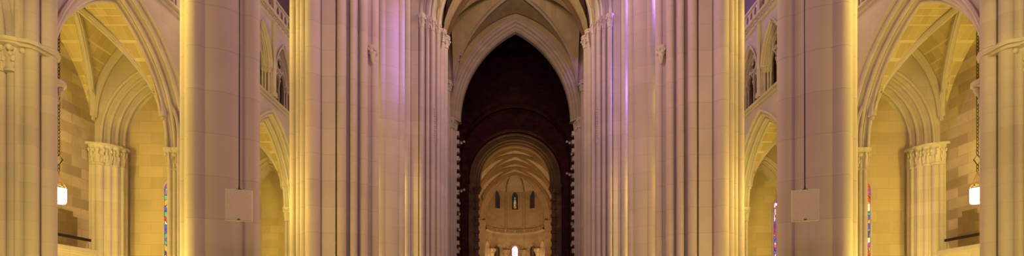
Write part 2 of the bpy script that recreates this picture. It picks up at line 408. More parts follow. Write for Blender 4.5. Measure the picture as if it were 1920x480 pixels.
# triforium arches
def tri_arch(Yc, label):
    t = thing('triforium_arch', (XW, Yc, SILL), label, 'arch', 'traceried triforium openings')
    pl = lambda s, z, d: (XW+d, Yc+s, TZ+z)
    pr = [(.16,.0),(.2,-.08),(.13,-.1),(.1,0)] + roll(.03,.07,.07) + [(-.04,.12),(-.04,.22)] + roll(-.10,.27,.06) + [(-.16,.32),(-.16,.5)]
    m = MB(); sweep(m, TA, TH, pr, pl, 14); obj('arch_moulding', m, LIMEW, t)
    a = TA-.16; hh = TH-.2; R = .40; cz = .98; sa, sh_ = a/2-.03, .62
    def iv(s):
        lo = 0
        for c in (-a/2, a/2):
            if abs(s-c) < sa: lo = arch_z(sa, sh_, s-c)
        up = arch_z(a, hh, s)
        if up <= lo: return []
        if abs(s) < R:
            q = sqrt(R*R-s*s)
            return [(min(lo, cz-q), cz-q) if cz-q > lo else (lo, lo), (min(up, cz+q), up)]
        return [(lo, up)]
    ss = samples(-a, a, [-R, R, 0, -a/2, a/2, -a/2-sa, -a/2+sa, a/2-sa, a/2+sa], .06)
    m = MB(); strips(m, ss, iv, pl, .30, .42)
    for c in (-a/2, a/2):
        sweep(m, sa, sh_, [(.05,.30),(.06,.24),(.0,.24),(-.03,.30),(-.03,.42)], lambda s, z, d, c=c: pl(s+c, z, d), 8)
    rows = []
    for r0, d0 in ((R+.06,.30),(R+.07,.22),(R,.2),(R-.05,.30),(R-.05,.42)):
        rows.append([pl(r0*cos(2*pi*i/28), cz+r0*sin(2*pi*i/28), d0) for i in range(29)])
    m.grid(rows)
    for k in range(4):
        an = pi/4+pi/2*k
        for e in (-1, 0, 1):
            rr = R-.07-.07*(e == 0); m.blob(pl(rr*cos(an+e*.22), cz+rr*sin(an+e*.22), .35), .05, .075, .075, 6, 4)
    obj('tracery', m, LIMEW, t)
    cols_ = [(.10, s_*(TA+.03), .075) for s_ in (-1,1)] + [(.24, s_*(TA-.10), .06) for s_ in (-1,1)] + [(.36, s_*(a-.03), .055) for s_ in (-1,1)] + [(.30,-.05,.05),(.42,.05,.05)]
    for d, s_, r in cols_:
        o = obj('colonnette', shaft_mb(XW+d, Yc+s_, r, SILL, TZ-.30, 10), LIMEW, t)
        c = obj('capital', capital_mb(XW+d, Yc+s_, r*1.2, TZ-.36, .38, 9, 2.1), CARV, o); c.location = (0,0,0)
    return t
ta = tri_arch(31.25, 'traceried triforium arch beside the ribbed pier on the right')
tl = [(ta, 'traceried triforium arch beside the ribbed pier on the left')]
for k, w, w2 in ((-1,'traceried triforium arch beside the loudspeaker pier on the right','traceried triforium arch beside the loudspeaker pier on the left'),
             (1,'triforium arch mostly behind the ribbed pier on the right','triforium arch mostly behind the ribbed pier on the left'),
             (-4,'triforium arch cut by the top edge beside the right loudspeaker pier','triforium arch cut by the top edge beside the left loudspeaker pier')):
    tl.append((move_copy(ta, dy=TP*k, label=w), w2))
for o_, w in tl: move_copy(o_, mirror=True, label=w)
# slim wall shafts between the triforium arches
for sg, sd in ((1,'right'),(-1,'left')):
    for k, w in ((0,'between the two visible triforium arches'),(-1,'hidden beside the nearer triforium arch')):
        if k: continue
        y = 31.25-TP/2+TP*k
        m = MB(); m.lathe([(.2,15.42),(.2,15.6),(.12,15.75),(.12,19.85)], sg*(XW-.06), y, 12)
        props(obj('wall_shaft', m, LIMEW), 'slim round wall shaft %s on the %s' % (w, sd), 'shaft')

# ------------------------------------------------------------------ side chapels
CX0, CX1 = XW+1.2, 18.1
def bfun(xa, a1, h1, z1, ya, a2, h2, z2):
    return max(z1+arch_z(a1, h1, xa), z2+arch_z(a2, h2, ya))
def vault(name, xc, yc, ax, ay, hx, hy, zx, zy, mat, label, ribr, ribmat, cat='vault', group=None, n=36, transverse=(1,1), rib_down=.5, diag='both'):
    t = thing(name, (xc, yc, zx), label, cat, group)
    m = MB(); uv = []; rows = []
    for i in range(n+1):
        row = []
        for j in range(n+1):
            x = -ax+2*ax*i/n; y = -ay+2*ay*j/n
            b1 = zx+arch_z(ax, hx, x); b2 = zy+arch_z(ay, hy, y); z = max(b1, b2)
            row.append((xc+x, yc+y, z)); uv.append((y, x*1.0+z*.9) if b1 >= b2 else (x, y+z*.9))
        rows.append(row)
    # brick courses: use UV per vertex
    m.grid(rows)
    obj('vault_web', m, mat, t, uvs=uv, ang=20)
    def zz(x, y): return max(zx+arch_z(ax, hx, x), zy+arch_z(ay, hy, y))
    def rib(pts, r, nm='rib'):
        m = MB(); m.tube([(xc+x, yc+y, zz(x,y)-r*rib_down) for x, y in pts], r, 8)
        m.tube([(xc+x, yc+y, zz(x,y)-r*(rib_down+.95)) for x, y in pts], r*.5, 8); obj(nm, m, ribmat, t)
    q = [(-1+2*i/48)*.995 for i in range(49)]
    if diag == 'both':
        rib([(ax*u_, ay*u_) for u_ in q], ribr); rib([(ax*u_, -ay*u_) for u_ in q], ribr)
    elif diag == 'far':
        rib([(ax*u_, ay*u_) for u_ in q if u_ >= 0], ribr); rib([(-ax*u_, ay*u_) for u_ in q if u_ >= 0], ribr)
    for e, on in zip((-1, 1), transverse):
        if on: rib([(ax*u_, e*ay*.985) for u_ in q], ribr*1.25, 'transverse_arch')
    return t
CHX = (XW+.6+18.1)/2; CHA = (18.1-XW-.6)/2
def chapel_vault(Yc, label):
    return vault('chapel_vault', CHX, Yc, CHA, 2.66, 3.4, 4.4, 10.6, 9.6, WEBC, label, .13, LIMEW, 'vault', 'tiled vaults of the side chapels')
cv = chapel_vault(ARC[0], 'yellow tiled chapel vault above the lantern on the right')
cvs = [cv, move_copy(cv, dy=2*PITCH, label='tiled chapel vault seen under the triforium on the right')]
for c_, w in zip(cvs, ('yellow tiled chapel vault above the lantern on the left','tiled chapel vault seen under the triforium on the left')):
    move_copy(c_, mirror=True, label=w)
# transverse chapel wall with deep recessed arch
def recess(Yc, label, win=None):
    t = thing('recessed_arch', (CHX, Yc+2.7, 0), label, 'arch', 'nested arches of the chapel side walls')
    y0 = Yc+2.72; xc = 16.2; a, h, zs = 1.2, 2.25, 10.0
    pl = lambda s, z, d: (xc+s, y0+d, zs+z)
    pr = [(.52,0)] + roll(.46,.04,.06) + [(.39,.12),(.36,.22)] + roll(.30,.27,.06) + [(.23,.34),(.2,.46)] + roll(.14,.5,.06) + [(.08,.58),(.05,.7)] + roll(0,.74,.05) + [(-.05,.95)]
    m = MB(); sweep(m, a, h, pr, pl, 16, leg=zs); obj('arch_moulding', m, LIMEW, t)
    ro = .5
    def iv(x):
        s = x-xc
        return [(zs+arch_z(a, h, s, ro), 14.9)] if abs(s) < a+ro else [(0, 14.9)]
    m = MB(); strips(m, samples(XW+.9, 18.1, [xc-a-ro, xc, xc+a+ro], .1), iv, lambda s, z, d: (s, y0+d, z), 0, .5); obj('wall_face', m, LIMEW, t, smooth=False)
    m = MB(); m.box(XW+.7, 18.1, y0+.95, y0+1.1, 0, 14.9); obj('back_wall', m, ROUGHL, t, smooth=False)
    for x, y, r in ((17.95,-.22,.11),(17.74,-.16,.15),(17.48,-.02,.11),(17.3,.14,.10),(17.2,.36,.08)):
        s_ = obj('shaft', shaft_mb(x, y0+y, r, 0, 8.72, 14), LIMEW, t)
        c = obj('capital', capital_mb(x, y0+y, r*1.15, 8.7, .85, 10, 1.6), CARV, s_); c.location = (0,0,0)
    m = MB(); m.prism([(17.15,y0+.6),(17.2,y0+.2),(17.4,y0-.03),(17.7,y0-.18),(18.1,y0-.3),(18.1,y0+.6)], 0, 9.5); obj('pier_core', m, LIMEW, t, smooth=False)
    m = MB(); m.prism([(17.04,y0+.6),(17.08,y0+.2),(17.2,y0+.0),(17.35,y0-.2),(17.6,y0-.38),(18.1,y0-.5),(18.1,y0+.6)], 9.5, 9.6); obj('abacus', m, LIMEW, t, smooth=False)
    return t
ROUGHL = stone('chapel_back_stone', (.55,.45,.28), joint=.85, bw=1.1, rh=.5, var=.1, mort=.012)
rc = recess(ARC[0], 'nested blind arch in the lantern chapel on the right')
rcs = [rc, move_copy(rc, dy=2*PITCH, label='nested blind arch seen under the triforium on the right')]
for c_, w in zip(rcs, ('nested blind arch in the lantern chapel on the left','nested blind arch seen under the triforium on the left')):
    move_copy(c_, mirror=True, label=w)

# stained glass in the chapels
def lancet(name, xc, y, half, z0, z1, mat, label, sg=1):
    t = thing(name, (sg*xc, y, z0), label, 'window'); 
    h = half*1.7; zsp = z1-h; pts = [(-half, z0), (half, z0)] + [(half*(1-i/8), zsp+arch_z(half, h, half*(1-i/8))) for i in range(9)] + [(-half*i/8, zsp+arch_z(half, h, half*i/8)) for i in range(1, 9)]
    m = MB(); n = len(pts)
    m.add([(sg*(xc+x), y, z) for x, z in pts] + [(sg*(xc+x), y+.03, z) for x, z in pts], [tuple(range(n)), tuple(range(n, 2*n))] + [(i,(i+1)%n,n+(i+1)%n,n+i) for i in range(n)])
    obj('glass_pane', m, mat, t, smooth=False)
    m = MB(); sweep(m, half, h, [(0,.04),(0,-.04),(.06,-.06),(.1,.04)], lambda s, z, d: (sg*(xc+s), y+d, zsp+z), 10, leg=zsp-z0); obj('stone_frame', m, LIMEW, t)
    return t
for sg, sd in ((1,'right'),(-1,'left')):
    lancet('stained_glass_window', 15.50, ARC[0]+2.72+.88, .22, 3, 8.3, GL1, 'narrow sliver of stained glass beside the lantern chapel column on the %s' % sd, sg)
    lancet('stained_glass_window', 17.42, ARC[2]+2.72+.88, .26, 4, 10.2, GL2, 'purple and red stained glass under the triforium arch on the %s' % sd, sg)

# lantern
def ring_pts(c, r, n, ax='z'):
    return [(c[0]+r*cos(2*pi*i/n), c[1]+r*sin(2*pi*i/n), c[2]) for i in range(n)]
LX, LY = 15.85, 17.3
lt_ = thing('hanging_lantern', (LX, LY, 6.1), 'glowing cylindrical lantern hanging on a long chain in the chapel on the right', 'lantern', 'chapel lanterns')
m = MB(); m.lathe([(.17,6.12),(.205,6.16),(.205,6.62),(.18,6.66)], LX, LY, 24); obj('lamp_shade', m, LAMP, lt_)
m = MB()
for z in (6.15, 6.64): m.tube(ring_pts((LX,LY,z), .212, 24), .014, 6, True)
for k in range(6):
    a = 2*pi*k/6; x, y = LX+.212*cos(a), LY+.212*sin(a)
    m.tube([(x,y,6.15),(x,y,6.66)], .006, 5); m.blob((LX+.19*cos(a+.4), LY+.19*sin(a+.4), 6.72), .03,.03,.05,6,4)
m.tube(ring_pts((LX,LY,6.78), .16, 20), .01, 6, True)
obj('metal_frame', m, BRASS, lt_)
m = MB()
for k in range(6):
    a = 2*pi*k/6; m.tube([(LX+.21*cos(a),LY+.21*sin(a),6.66),(LX+.1*cos(a),LY+.1*sin(a),6.9),(LX+.02*cos(a),LY+.02*sin(a),7.2)], .007, 5)
obj('suspension_rods', m, BRASS, lt_)
m = MB()
z = 7.2; k = 0
while z < 13.9:
    big = abs(z-7.42) < .09 or abs(z-9.96) < .09
    if big:
        m.tube([(LX,LY,z),(LX+.13,LY,z+.18),(LX,LY,z+.36),(LX-.13,LY,z+.18)], .018, 6, True); z += .36
    else:
        pts = [((LX+.035*cos(2*pi*i/10)) if k%2 else LX, LY+(0 if k%2 else .035*cos(2*pi*i/10)), z+.065+.075*sin(2*pi*i/10)) for i in range(10)]
        m.tube(pts, .011, 5, True); z += .12
    k += 1
obj('chain', m, IRON, lt_)
m = MB(); m.lathe([(.01,13.8),(.09,13.85),(.1,14.3)], LX, LY, 12); obj('ceiling_hook', m, IRON, lt_)
move_copy(lt_, mirror=True, label='glowing cylindrical lantern hanging on a long chain in the chapel on the left')

# balcony parapet and hand rail in the chapel
m = MB(); m.box(16.35, 16.75, 15.2, 19.3, 0, 4.55); m.box(16.28, 16.82, 15.2, 19.36, 4.55, 4.62); m.box(16.22, 16.86, 15.2, 19.42, 4.62, 4.78)
bp_ = obj('balcony_parapet', m, LIMEW, smooth=False); props(bp_, 'low stone balcony wall below the lantern in the chapel on the right', 'parapet')
mirror_mesh_obj(bp_, 'low stone balcony wall below the lantern in the chapel on the left')
hr = thing('hand_rail', (16.5, 17, 4.78), 'dark flat bar rail above the balcony wall in the chapel on the right', 'railing')
m = MB(); m.box(16.46, 16.54, 15.2, 19.35, 5.12, 5.22); obj('rail', m, IRON, hr, smooth=False)
for y in (15.6, 17.4, 19.2):
    m = MB(); m.tube([(16.5,y,4.78),(16.5,y,5.0),(16.5,y+.06,5.14)], .025, 8); m.blob((16.5,y,4.82), .06,.06,.05); obj('bracket', m, CAN, hr)
move_copy(hr, mirror=True, label='dark flat bar rail above the balcony wall in the chapel on the left')
# stepped niche in rough outer wall: solid block, hollow's shade put into its colour
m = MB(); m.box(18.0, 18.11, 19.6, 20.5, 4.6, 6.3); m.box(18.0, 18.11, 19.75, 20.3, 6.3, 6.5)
DK = stone('niche_shade_stone', (.22,.16,.08), bw=.5, rh=.4, var=.15)
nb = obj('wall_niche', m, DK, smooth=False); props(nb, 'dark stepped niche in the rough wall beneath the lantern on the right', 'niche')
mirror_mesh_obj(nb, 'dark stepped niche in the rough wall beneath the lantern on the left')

# ------------------------------------------------------------------ loudspeakers
def speaker(cx, label):
    sg = 1 if cx > 0 else -1
    t = thing('hanging_loudspeaker', (cx, 13.7, 4.78), label, 'loudspeaker', 'beige panel loudspeakers')
    w, h, dp = .33, .43, .09; cz = 5.21; an = -sg*radians(20)
    def P(x, y, z): return (cx+x*cos(an)-y*sin(an), 13.7+x*sin(an)+y*cos(an), z)
    def bx(m, x0, x1, y0, y1, z0, z1):
        m.add([P(x0,y0,z0),P(x1,y0,z0),P(x1,y1,z0),P(x0,y1,z0),P(x0,y0,z1),P(x1,y0,z1),P(x1,y1,z1),P(x0,y1,z1)], [(0,3,2,1),(4,5,6,7),(0,1,5,4),(1,2,6,5),(2,3,7,6),(3,0,4,7)])
    m = MB(); bx(m, -w, w, 0, .07, cz-h, cz+h); obj('cabinet', m, SPKE, t, smooth=False)
    m = MB(); bx(m, -w+.012, w-.012, -.012, 0, cz-h+.012, cz+h-.012); obj('grille', m, SPK, t, smooth=False)
    m = MB(); bx(m, -.035, .035, -.02, -.012, cz-h+.03, cz-h+.055); obj('badge', m, BLK, t, smooth=False)
    m = MB(); bx(m, -.06, .06, .04, .1, cz+h, cz+h+.03); m.tube([P(0,.06,cz+h+.02),P(0,.06,cz+h+.1)], .02); obj('bracket', m, IRON, t, smooth=False)
    m = MB(); m.tube([P(0,.06,cz+h+.08), (cx, 13.76, 34)], .016, 6); obj('cable', m, IRON, t)
    return t
speaker(7.82, 'beige flat panel loudspeaker hanging on a cable in front of the right slender pier')
speaker(-7.66, 'beige flat panel loudspeaker hanging on a cable in front of the left slender pier')

# ------------------------------------------------------------------ nave vault
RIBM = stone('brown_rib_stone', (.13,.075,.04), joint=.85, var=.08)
nt_ = thing('nave_transverse_arch', (0, YD, ZN), 'many-roll transverse vault arch springing from the leafy capitals of the far ribbed piers', 'arch')
pr = [(1.9,-1.1)] + roll(1.62,-1.0,.2) + [(1.36,-.85)] + roll(1.12,-.75,.17) + [(.92,-.6)] + roll(.68,-.42,.17) + [(.45,-.2)] + roll(.2,-.02,.2,200,30) + [(.05,.3),(.05,1.2),(.3,1.6)]
m = MB(); sweep(m, 7.1, 9.0, pr, lambda s, z, d: (s, YD+d, ZN+z), 26); obj('arch_moulding', m, CARV, nt_)
m = MB()
for q in (0,): strips(m, samples(-9.3, 9.3, [-8.9,0,8.9], .3), lambda x: [(ZN+arch_z(7.1, 9.0, x, 1.75), 40.5)] if ZN+arch_z(7.1, 9.0, x, 1.75) < 40 else [], lambda s, z, d: (s, YD+d, z), -1.0, 1.2)
obj('web_wall', m, WEBN, nt_, smooth=False)
YB2 = 50.2
THIN = stone('thin_rib_stone', (.36,.30,.23), var=.06)
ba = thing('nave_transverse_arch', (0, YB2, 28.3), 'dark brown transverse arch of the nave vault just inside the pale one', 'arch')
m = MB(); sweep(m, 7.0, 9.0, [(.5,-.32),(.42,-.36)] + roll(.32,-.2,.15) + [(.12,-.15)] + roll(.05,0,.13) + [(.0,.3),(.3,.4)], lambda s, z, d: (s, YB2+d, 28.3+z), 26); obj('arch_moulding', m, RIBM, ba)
for y0, y1, w in ((YB2, YE, 'tan nave vault bay against the great pointed arch, thin ribs rising from its corners'), (YC, YD-1.2, 'nave vault bay before the far ribbed piers, only its edges show')):
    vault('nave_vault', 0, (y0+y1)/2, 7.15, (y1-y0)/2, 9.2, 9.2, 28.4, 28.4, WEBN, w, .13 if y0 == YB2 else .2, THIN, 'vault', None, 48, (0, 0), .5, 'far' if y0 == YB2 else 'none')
bv = thing('nave_vault', (0, 48.5, 28.4), 'short barrel of tan vault between the two transverse arches', 'vault')
m = MB(); xs = [-7.15+14.3*i/40 for i in range(41)]
m.grid([[(x, y, 28.5+arch_z(7.15, 9.2, x)) for x in xs] for y in (YD+1.0, YB2+.1)]); obj('vault_web', m, WEBN, bv, uvs=[(y, abs(x)*1.2) for y in (0, 2.2) for x in xs])
m = MB()
for y0, y1 in ((-8, YC),): m.box(-17, 17, y0, y1, 38.6, 39)
m.box(7.1, 17, YC, 60, 38.6, 39); m.box(-17, -7.1, YC, 60, 38.6, 39); m.box(-7.1, 7.1, YC, 60, 38.8, 39.2)
c_ = obj('ceiling', m, WEBN, smooth=False); c_['kind'] = 'structure'
m = MB(); m.box(-19, 19, -8, 130, -.3, 0); f_ = obj('floor', m, FLOORM, smooth=False); f_['kind'] = 'structure'
m = MB(); m.box(-19, 19, -8.5, -8, 0, 39); f_ = obj('wall_back', m, LIMEW, smooth=False); f_['kind'] = 'structure'

# ------------------------------------------------------------------ great crossing arch + piers
CA, CH, CZ = 6.42, 10.45, 25.6
YG = YE+.3
gt = thing('crossing_arch', (0, YG, 0), 'great pointed stone arch at the end of the nave opening onto the dark crossing', 'arch')
pl = lambda s, z, d: (s, YG+d, CZ+z)
pr = [(1.42,.0),(1.45,-.25),(1.3,-.3),(1.2,-.1),(1.15,.1)] + roll(1.0,.2,.17) + [(.82,.35),(.78,.6)] + roll(.62,.68,.15) + [(.45,.8),(.42,1.0)] + roll(.26,1.08,.14) + [(.1,1.2),(.05,1.4),(0,1.5),(0,2.6),(1.5,2.6)]
pr = [(a_*.82, b_*.5) for a_, b_ in pr]
m = MB(); sweep(m, CA, CH, pr, pl, 30); obj('arch_moulding', m, stone('crossing_arch_stone', (.42,.35,.26), var=.07), gt)
def iv(x): return [(CZ+arch_z(CA, CH, x, 1.0), 39)] if abs(x) < CA+1.0 else [(CZ, 39)]
m = MB(); strips(m, samples(-9.5, 9.5, [-CA-1.0, 0, CA+1.0], .2), iv, lambda s, z, d: (s, YG+d, z), .05, 1.28); obj('spandrel_wall', m, WEBN2 if 'WEBN2' in globals() else stone('end_wall_stone', (.38,.30,.15), joint=.9, var=.08), gt, smooth=False)
m = MB(); m.box(9.5, 17, YG+.05, YG+1.28, 0, 39); w1 = obj('wall_east_right', m, LIMEW, smooth=False); w1['kind'] = 'structure'; mirror_mesh_obj(w1).name = 'wall_east_left'
cp = thing('crossing_pier', (7.8, YG, 0), 'clustered pier carrying the great arch on the right, with toothed stones along its inner edge', 'pier', 'piers of the great arch')
m = MB(); m.prism([(7.08,YG+1.4),(7.08,YG+.9),(7.25,YG+.6),(7.5,YG+.1),(7.9,YG-.3),(8.3,YG-.6),(9.6,YG-.6),(9.6,YG+1.4)], 0, CZ); obj('core', m, LIME, cp, smooth=False)
for x, dy, r, zt in ((8.25,-.75,.3,36),(7.72,-.45,.27,29.6),(7.42,.05,.24,CZ),(7.22,.5,.18,CZ),(7.04,.95,.15,CZ)):
    s_ = obj('shaft', shaft_mb(x, YG+dy, r, 0, zt-1.1, 16), LIME, cp)
    c = obj('capital', capital_mb(x, YG+dy, r*1.1, zt-1.15, 1.17, 12, 1.6), CARV, s_); c.location = (0,0,0)
m = MB(); m.prism([(6.4,YG+1.4),(6.4,YG+.75),(7.0,YG+.0),(7.6,YG-.35),(7.8,YG-.3),(7.8,YG+1.4)], CZ-.12, CZ); obj('abacus', m, CARV, cp, smooth=False)
for k in range(17):
    z = 8.2+k*.985
    m = MB(); q = random.uniform(-.05,.05)
    m.box(6.62+q*.4, 7.12, YG+.9, YG+1.5, z, z+.5+q); obj('toothing_stone', m, CARV, cp, smooth=False)
move_copy(cp, mirror=True, label='clustered pier carrying the great arch on the left, with toothed stones along its inner edge')
def spot(x, z, sg, k, two=False, arm=.2):
    wh = ['topmost','second','third','fourth','fifth','sixth','seventh','lowest'][k]
    t = thing('spotlight', (sg*x, YG+.85, z), '%s small pale spotlight fixed to the toothed edge of the %s crossing pier' % (wh, 'right' if sg > 0 else 'left'), 'spotlight', 'stage spotlights on the crossing piers')
    X = lambda q: sg*(x-q)
    m = MB(); m.tube([(X(-.25),YG+.95,z),(X(arm*.5),YG+.8,z),(X(arm),YG+.72,z)], .03, 6); obj('arm', m, BLK, t)
    for j in range(2 if two else 1):
        xx = arm+j*.32; m = MB()
        m.tube([(X(xx),YG+.6,z+.18*(j+1)-.1),(X(xx+.06),YG+.25,z+.18*(j+1)-.26)], .11, 10); obj('lamp_can', m, CAN, t)
        m = MB(); m.tube([(X(xx-.13),YG+.45,z),(X(xx-.13),YG+.45,z+.2),(X(xx+.13),YG+.45,z+.2),(X(xx+.13),YG+.45,z)], .018, 5); obj('yoke', m, CAN, t)
for sg, zs_ in ((-1, (22.9,21.0,19.1,17.3,15.9,14.6,12.8,10.6)), (1, (22.9,21.6,19.9,19.2,18.0,16.2,13.5,11.0))):
    for k, z in enumerate(zs_): spot(6.58, z, sg, k, k in (0, 3), .25 if k in (0, 3) else .02)

# ------------------------------------------------------------------ dark crossing
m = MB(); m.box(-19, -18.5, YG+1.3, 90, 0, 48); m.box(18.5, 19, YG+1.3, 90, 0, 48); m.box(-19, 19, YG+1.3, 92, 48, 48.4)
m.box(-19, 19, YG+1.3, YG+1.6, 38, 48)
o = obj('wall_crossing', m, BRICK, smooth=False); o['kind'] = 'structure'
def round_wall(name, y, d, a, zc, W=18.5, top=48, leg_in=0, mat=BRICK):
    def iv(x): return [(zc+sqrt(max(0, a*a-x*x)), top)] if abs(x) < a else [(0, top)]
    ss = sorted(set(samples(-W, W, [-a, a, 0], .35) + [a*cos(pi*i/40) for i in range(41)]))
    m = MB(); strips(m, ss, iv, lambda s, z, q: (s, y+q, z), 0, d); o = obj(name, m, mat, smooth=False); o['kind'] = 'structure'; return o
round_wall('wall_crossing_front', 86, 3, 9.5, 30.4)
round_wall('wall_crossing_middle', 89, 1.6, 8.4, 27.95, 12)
# choir arch
YH = 90.6
ct = thing('choir_arch', (0, YH, 0), 'rounded moulded stone arch leading into the golden lit choir', 'arch')
ca, cz = 6.35, 28.0
pl = lambda s, z, d: (s, YH+d, cz+z)
pr = [(1.8,.0),(1.8,-.2),(1.72,-.2)] + roll(1.6,-.08,.12) + [(1.48,.1),(1.45,.25),(1.0,.25),(.98,.15)] + roll(.84,.3,.14) + [(.68,.45),(.64,.7)] + roll(.48,.75,.15) + [(.3,.9),(.25,1.1)] + roll(.13,1.15,.12) + [(0,1.4),(0,2.4)]
m = MB(); sweep(m, ca, ca, pr, pl, 34, leg=1.0); obj('arch_moulding', m, CHOIRD, ct)
m = MB()
for i in range(70):
    a = pi*(i+.5)/70; r = ca+1.22; m.blob((r*cos(a), YH+.2, cz+r*sin(a)), .13, .09, .13, 6, 4)
obj('carved_band', m, CHOIRD, ct)
round_wall('wall_choir', YH+.3, 1.8, ca+1.5, cz, 12)
for sg in (1,-1):
    cc = thing('banded_column', (sg*7.1, YH+.6, 0), 'rough banded granite column under the %s end of the choir arch' % ('right' if sg > 0 else 'left'), 'column', 'granite columns of the choir arch')
    m = MB(); m.box(*sorted((sg*6.75, sg*8.6)), YH, YH+2.2, 0, 25.5); obj('core', m, GRAN, cc, smooth=False)
    m = MB()
    for k in range(14):
        z = 5+k*1.45; m.lathe([(.42,z),(.55,z+.08),(.58,z+.5),(.5,z+.66),(.4,z+.7)], sg*7.0, YH+.1, 12)
    m.lathe([(.38,0),(.38,25.5)], sg*7.0, YH+.1, 12); obj('banded_shaft', m, GRAN, cc)
    m = capital_mb(sg*7.0, YH+.1, .55, 25.3, 1.3, 12, 1.5); m.lathe([(.6,25.2),(.75,25.6),(1.0,26.4),(1.05,27.0),(.95,27.05)], sg*7.7, YH+.4, 14); obj('capital', m, GRAN, cc)
# choir hall
HW = 8.7
m = MB(); m.box(HW, HW+.6, YH+2, 118, 0, 39); m.box(-HW-.6, -HW, YH+2, 118, 0, 39)
o = obj('wall_choir_sides', m, CHOIR, smooth=False); o['kind'] = 'structure'
for k, (y0, y1) in enumerate(((YH+2.1, 100.5), (100.5, 109), (109, 117.5))):
    vault('choir_vault', 0, (y0+y1)/2, HW, (y1-y0)/2, 10.4, 9.4, 26.8, 27.6, CHV if 'CHV' in globals() else WEBN, ['front bay of the golden ribbed choir vault just inside the rounded arch','middle bay of the golden ribbed choir vault','rear bay of the golden ribbed choir vault before the apse'][k], .34, CHOIRD, 'vault', None, 28, (k == 0, 1), .3)
# apse arch
YP = 117.6
at_ = thing('apse_arch', (0, YP, 0), 'pointed stone arch framing the curved apse behind the choir', 'arch')
pa, ph, pz = 7.0, 11.3, 26.0
pl = lambda s, z, d: (s, YP+d, pz+z)
pr = [(1.25,.0),(1.25,-.25),(1.05,-.25),(1.0,0)] + roll(.85,.1,.14) + [(.7,.25),(.66,.5)] + roll(.5,.6,.14) + [(.35,.7),(.3,.9)] + roll(.12,1,.12) + [(0,1.2),(0,1.8)]
m = MB(); sweep(m, pa, ph, pr, pl, 26); obj('arch_moulding', m, CHOIR, at_)
def iv(x): return [(pz+arch_z(pa, ph, x, 1.0), 39)] if abs(x) < pa+1.0 else [(0, 39)]
m = MB(); strips(m, samples(-9.5, 9.5, [-pa-1, 0, pa+1], .2), iv, lambda s, z, d: (s, YP+d, z), .02, 1.7); obj('spandrel_wall', m, CHOIR, at_, smooth=False)
for sg in (1,-1):
    m = MB(); m.box(*sorted((sg*7.0, sg*8.1)), YP+.1, YP+1.7, 0, 25.4); obj('jamb', m, CHOIR, at_, smooth=False)
    m = MB(); m.prism([(sg*6.85,YP-.2),(sg*8.3,YP-.2),(sg*8.3,YP+1.7),(sg*6.85,YP+1.7)], 25.4, 26.0); m.prism([(sg*6.92,YP-.1),(sg*8.2,YP-.1),(sg*8.2,YP+1.7),(sg*6.92,YP+1.7)], 25.1, 25.4); obj('capital', m, CHOIR, at_, smooth=False)
# apse wall (half round)
AY, ARD = 119.3, 7.0
APL = lambda s, z, d: ((ARD+d)*sin(s/ARD), AY+(ARD+d)*cos(s/ARD), z)
UP = [0, ARD*radians(38), -ARD*radians(38), ARD*radians(76), -ARD*radians(76)]
def apse_iv(s):
    iv = []; z = 0
    for c in UP:
        if abs(s-c) < 1.05: iv += [(z, 14), (20.3+sqrt(max(0, 1.05**2-(s-c)**2)), 30.5 if abs(s-c) < .78 else 37.4)]
        if abs(s-c) < .78: iv += [(33.5+arch_z(.78, 1.6, s-c), 37.4)]
    return iv or [(0, 37.4)]
mk = [c+q for c in UP for q in (-1.05,-.78,0,.78,1.05)]
m = MB(); strips(m, samples(-ARD*pi/2, ARD*pi/2, mk, .15), apse_iv, APL, 0, .7)
ap = obj('wall_apse', m, CHOIR, smooth=False); ap['kind'] = 'structure'
def polar(s, r, z): return (r*sin(s/ARD), AY+r*cos(s/ARD), z)
names = {0:'centre', 1:'right', 2:'left', 3:'far right', 4:'far left'}
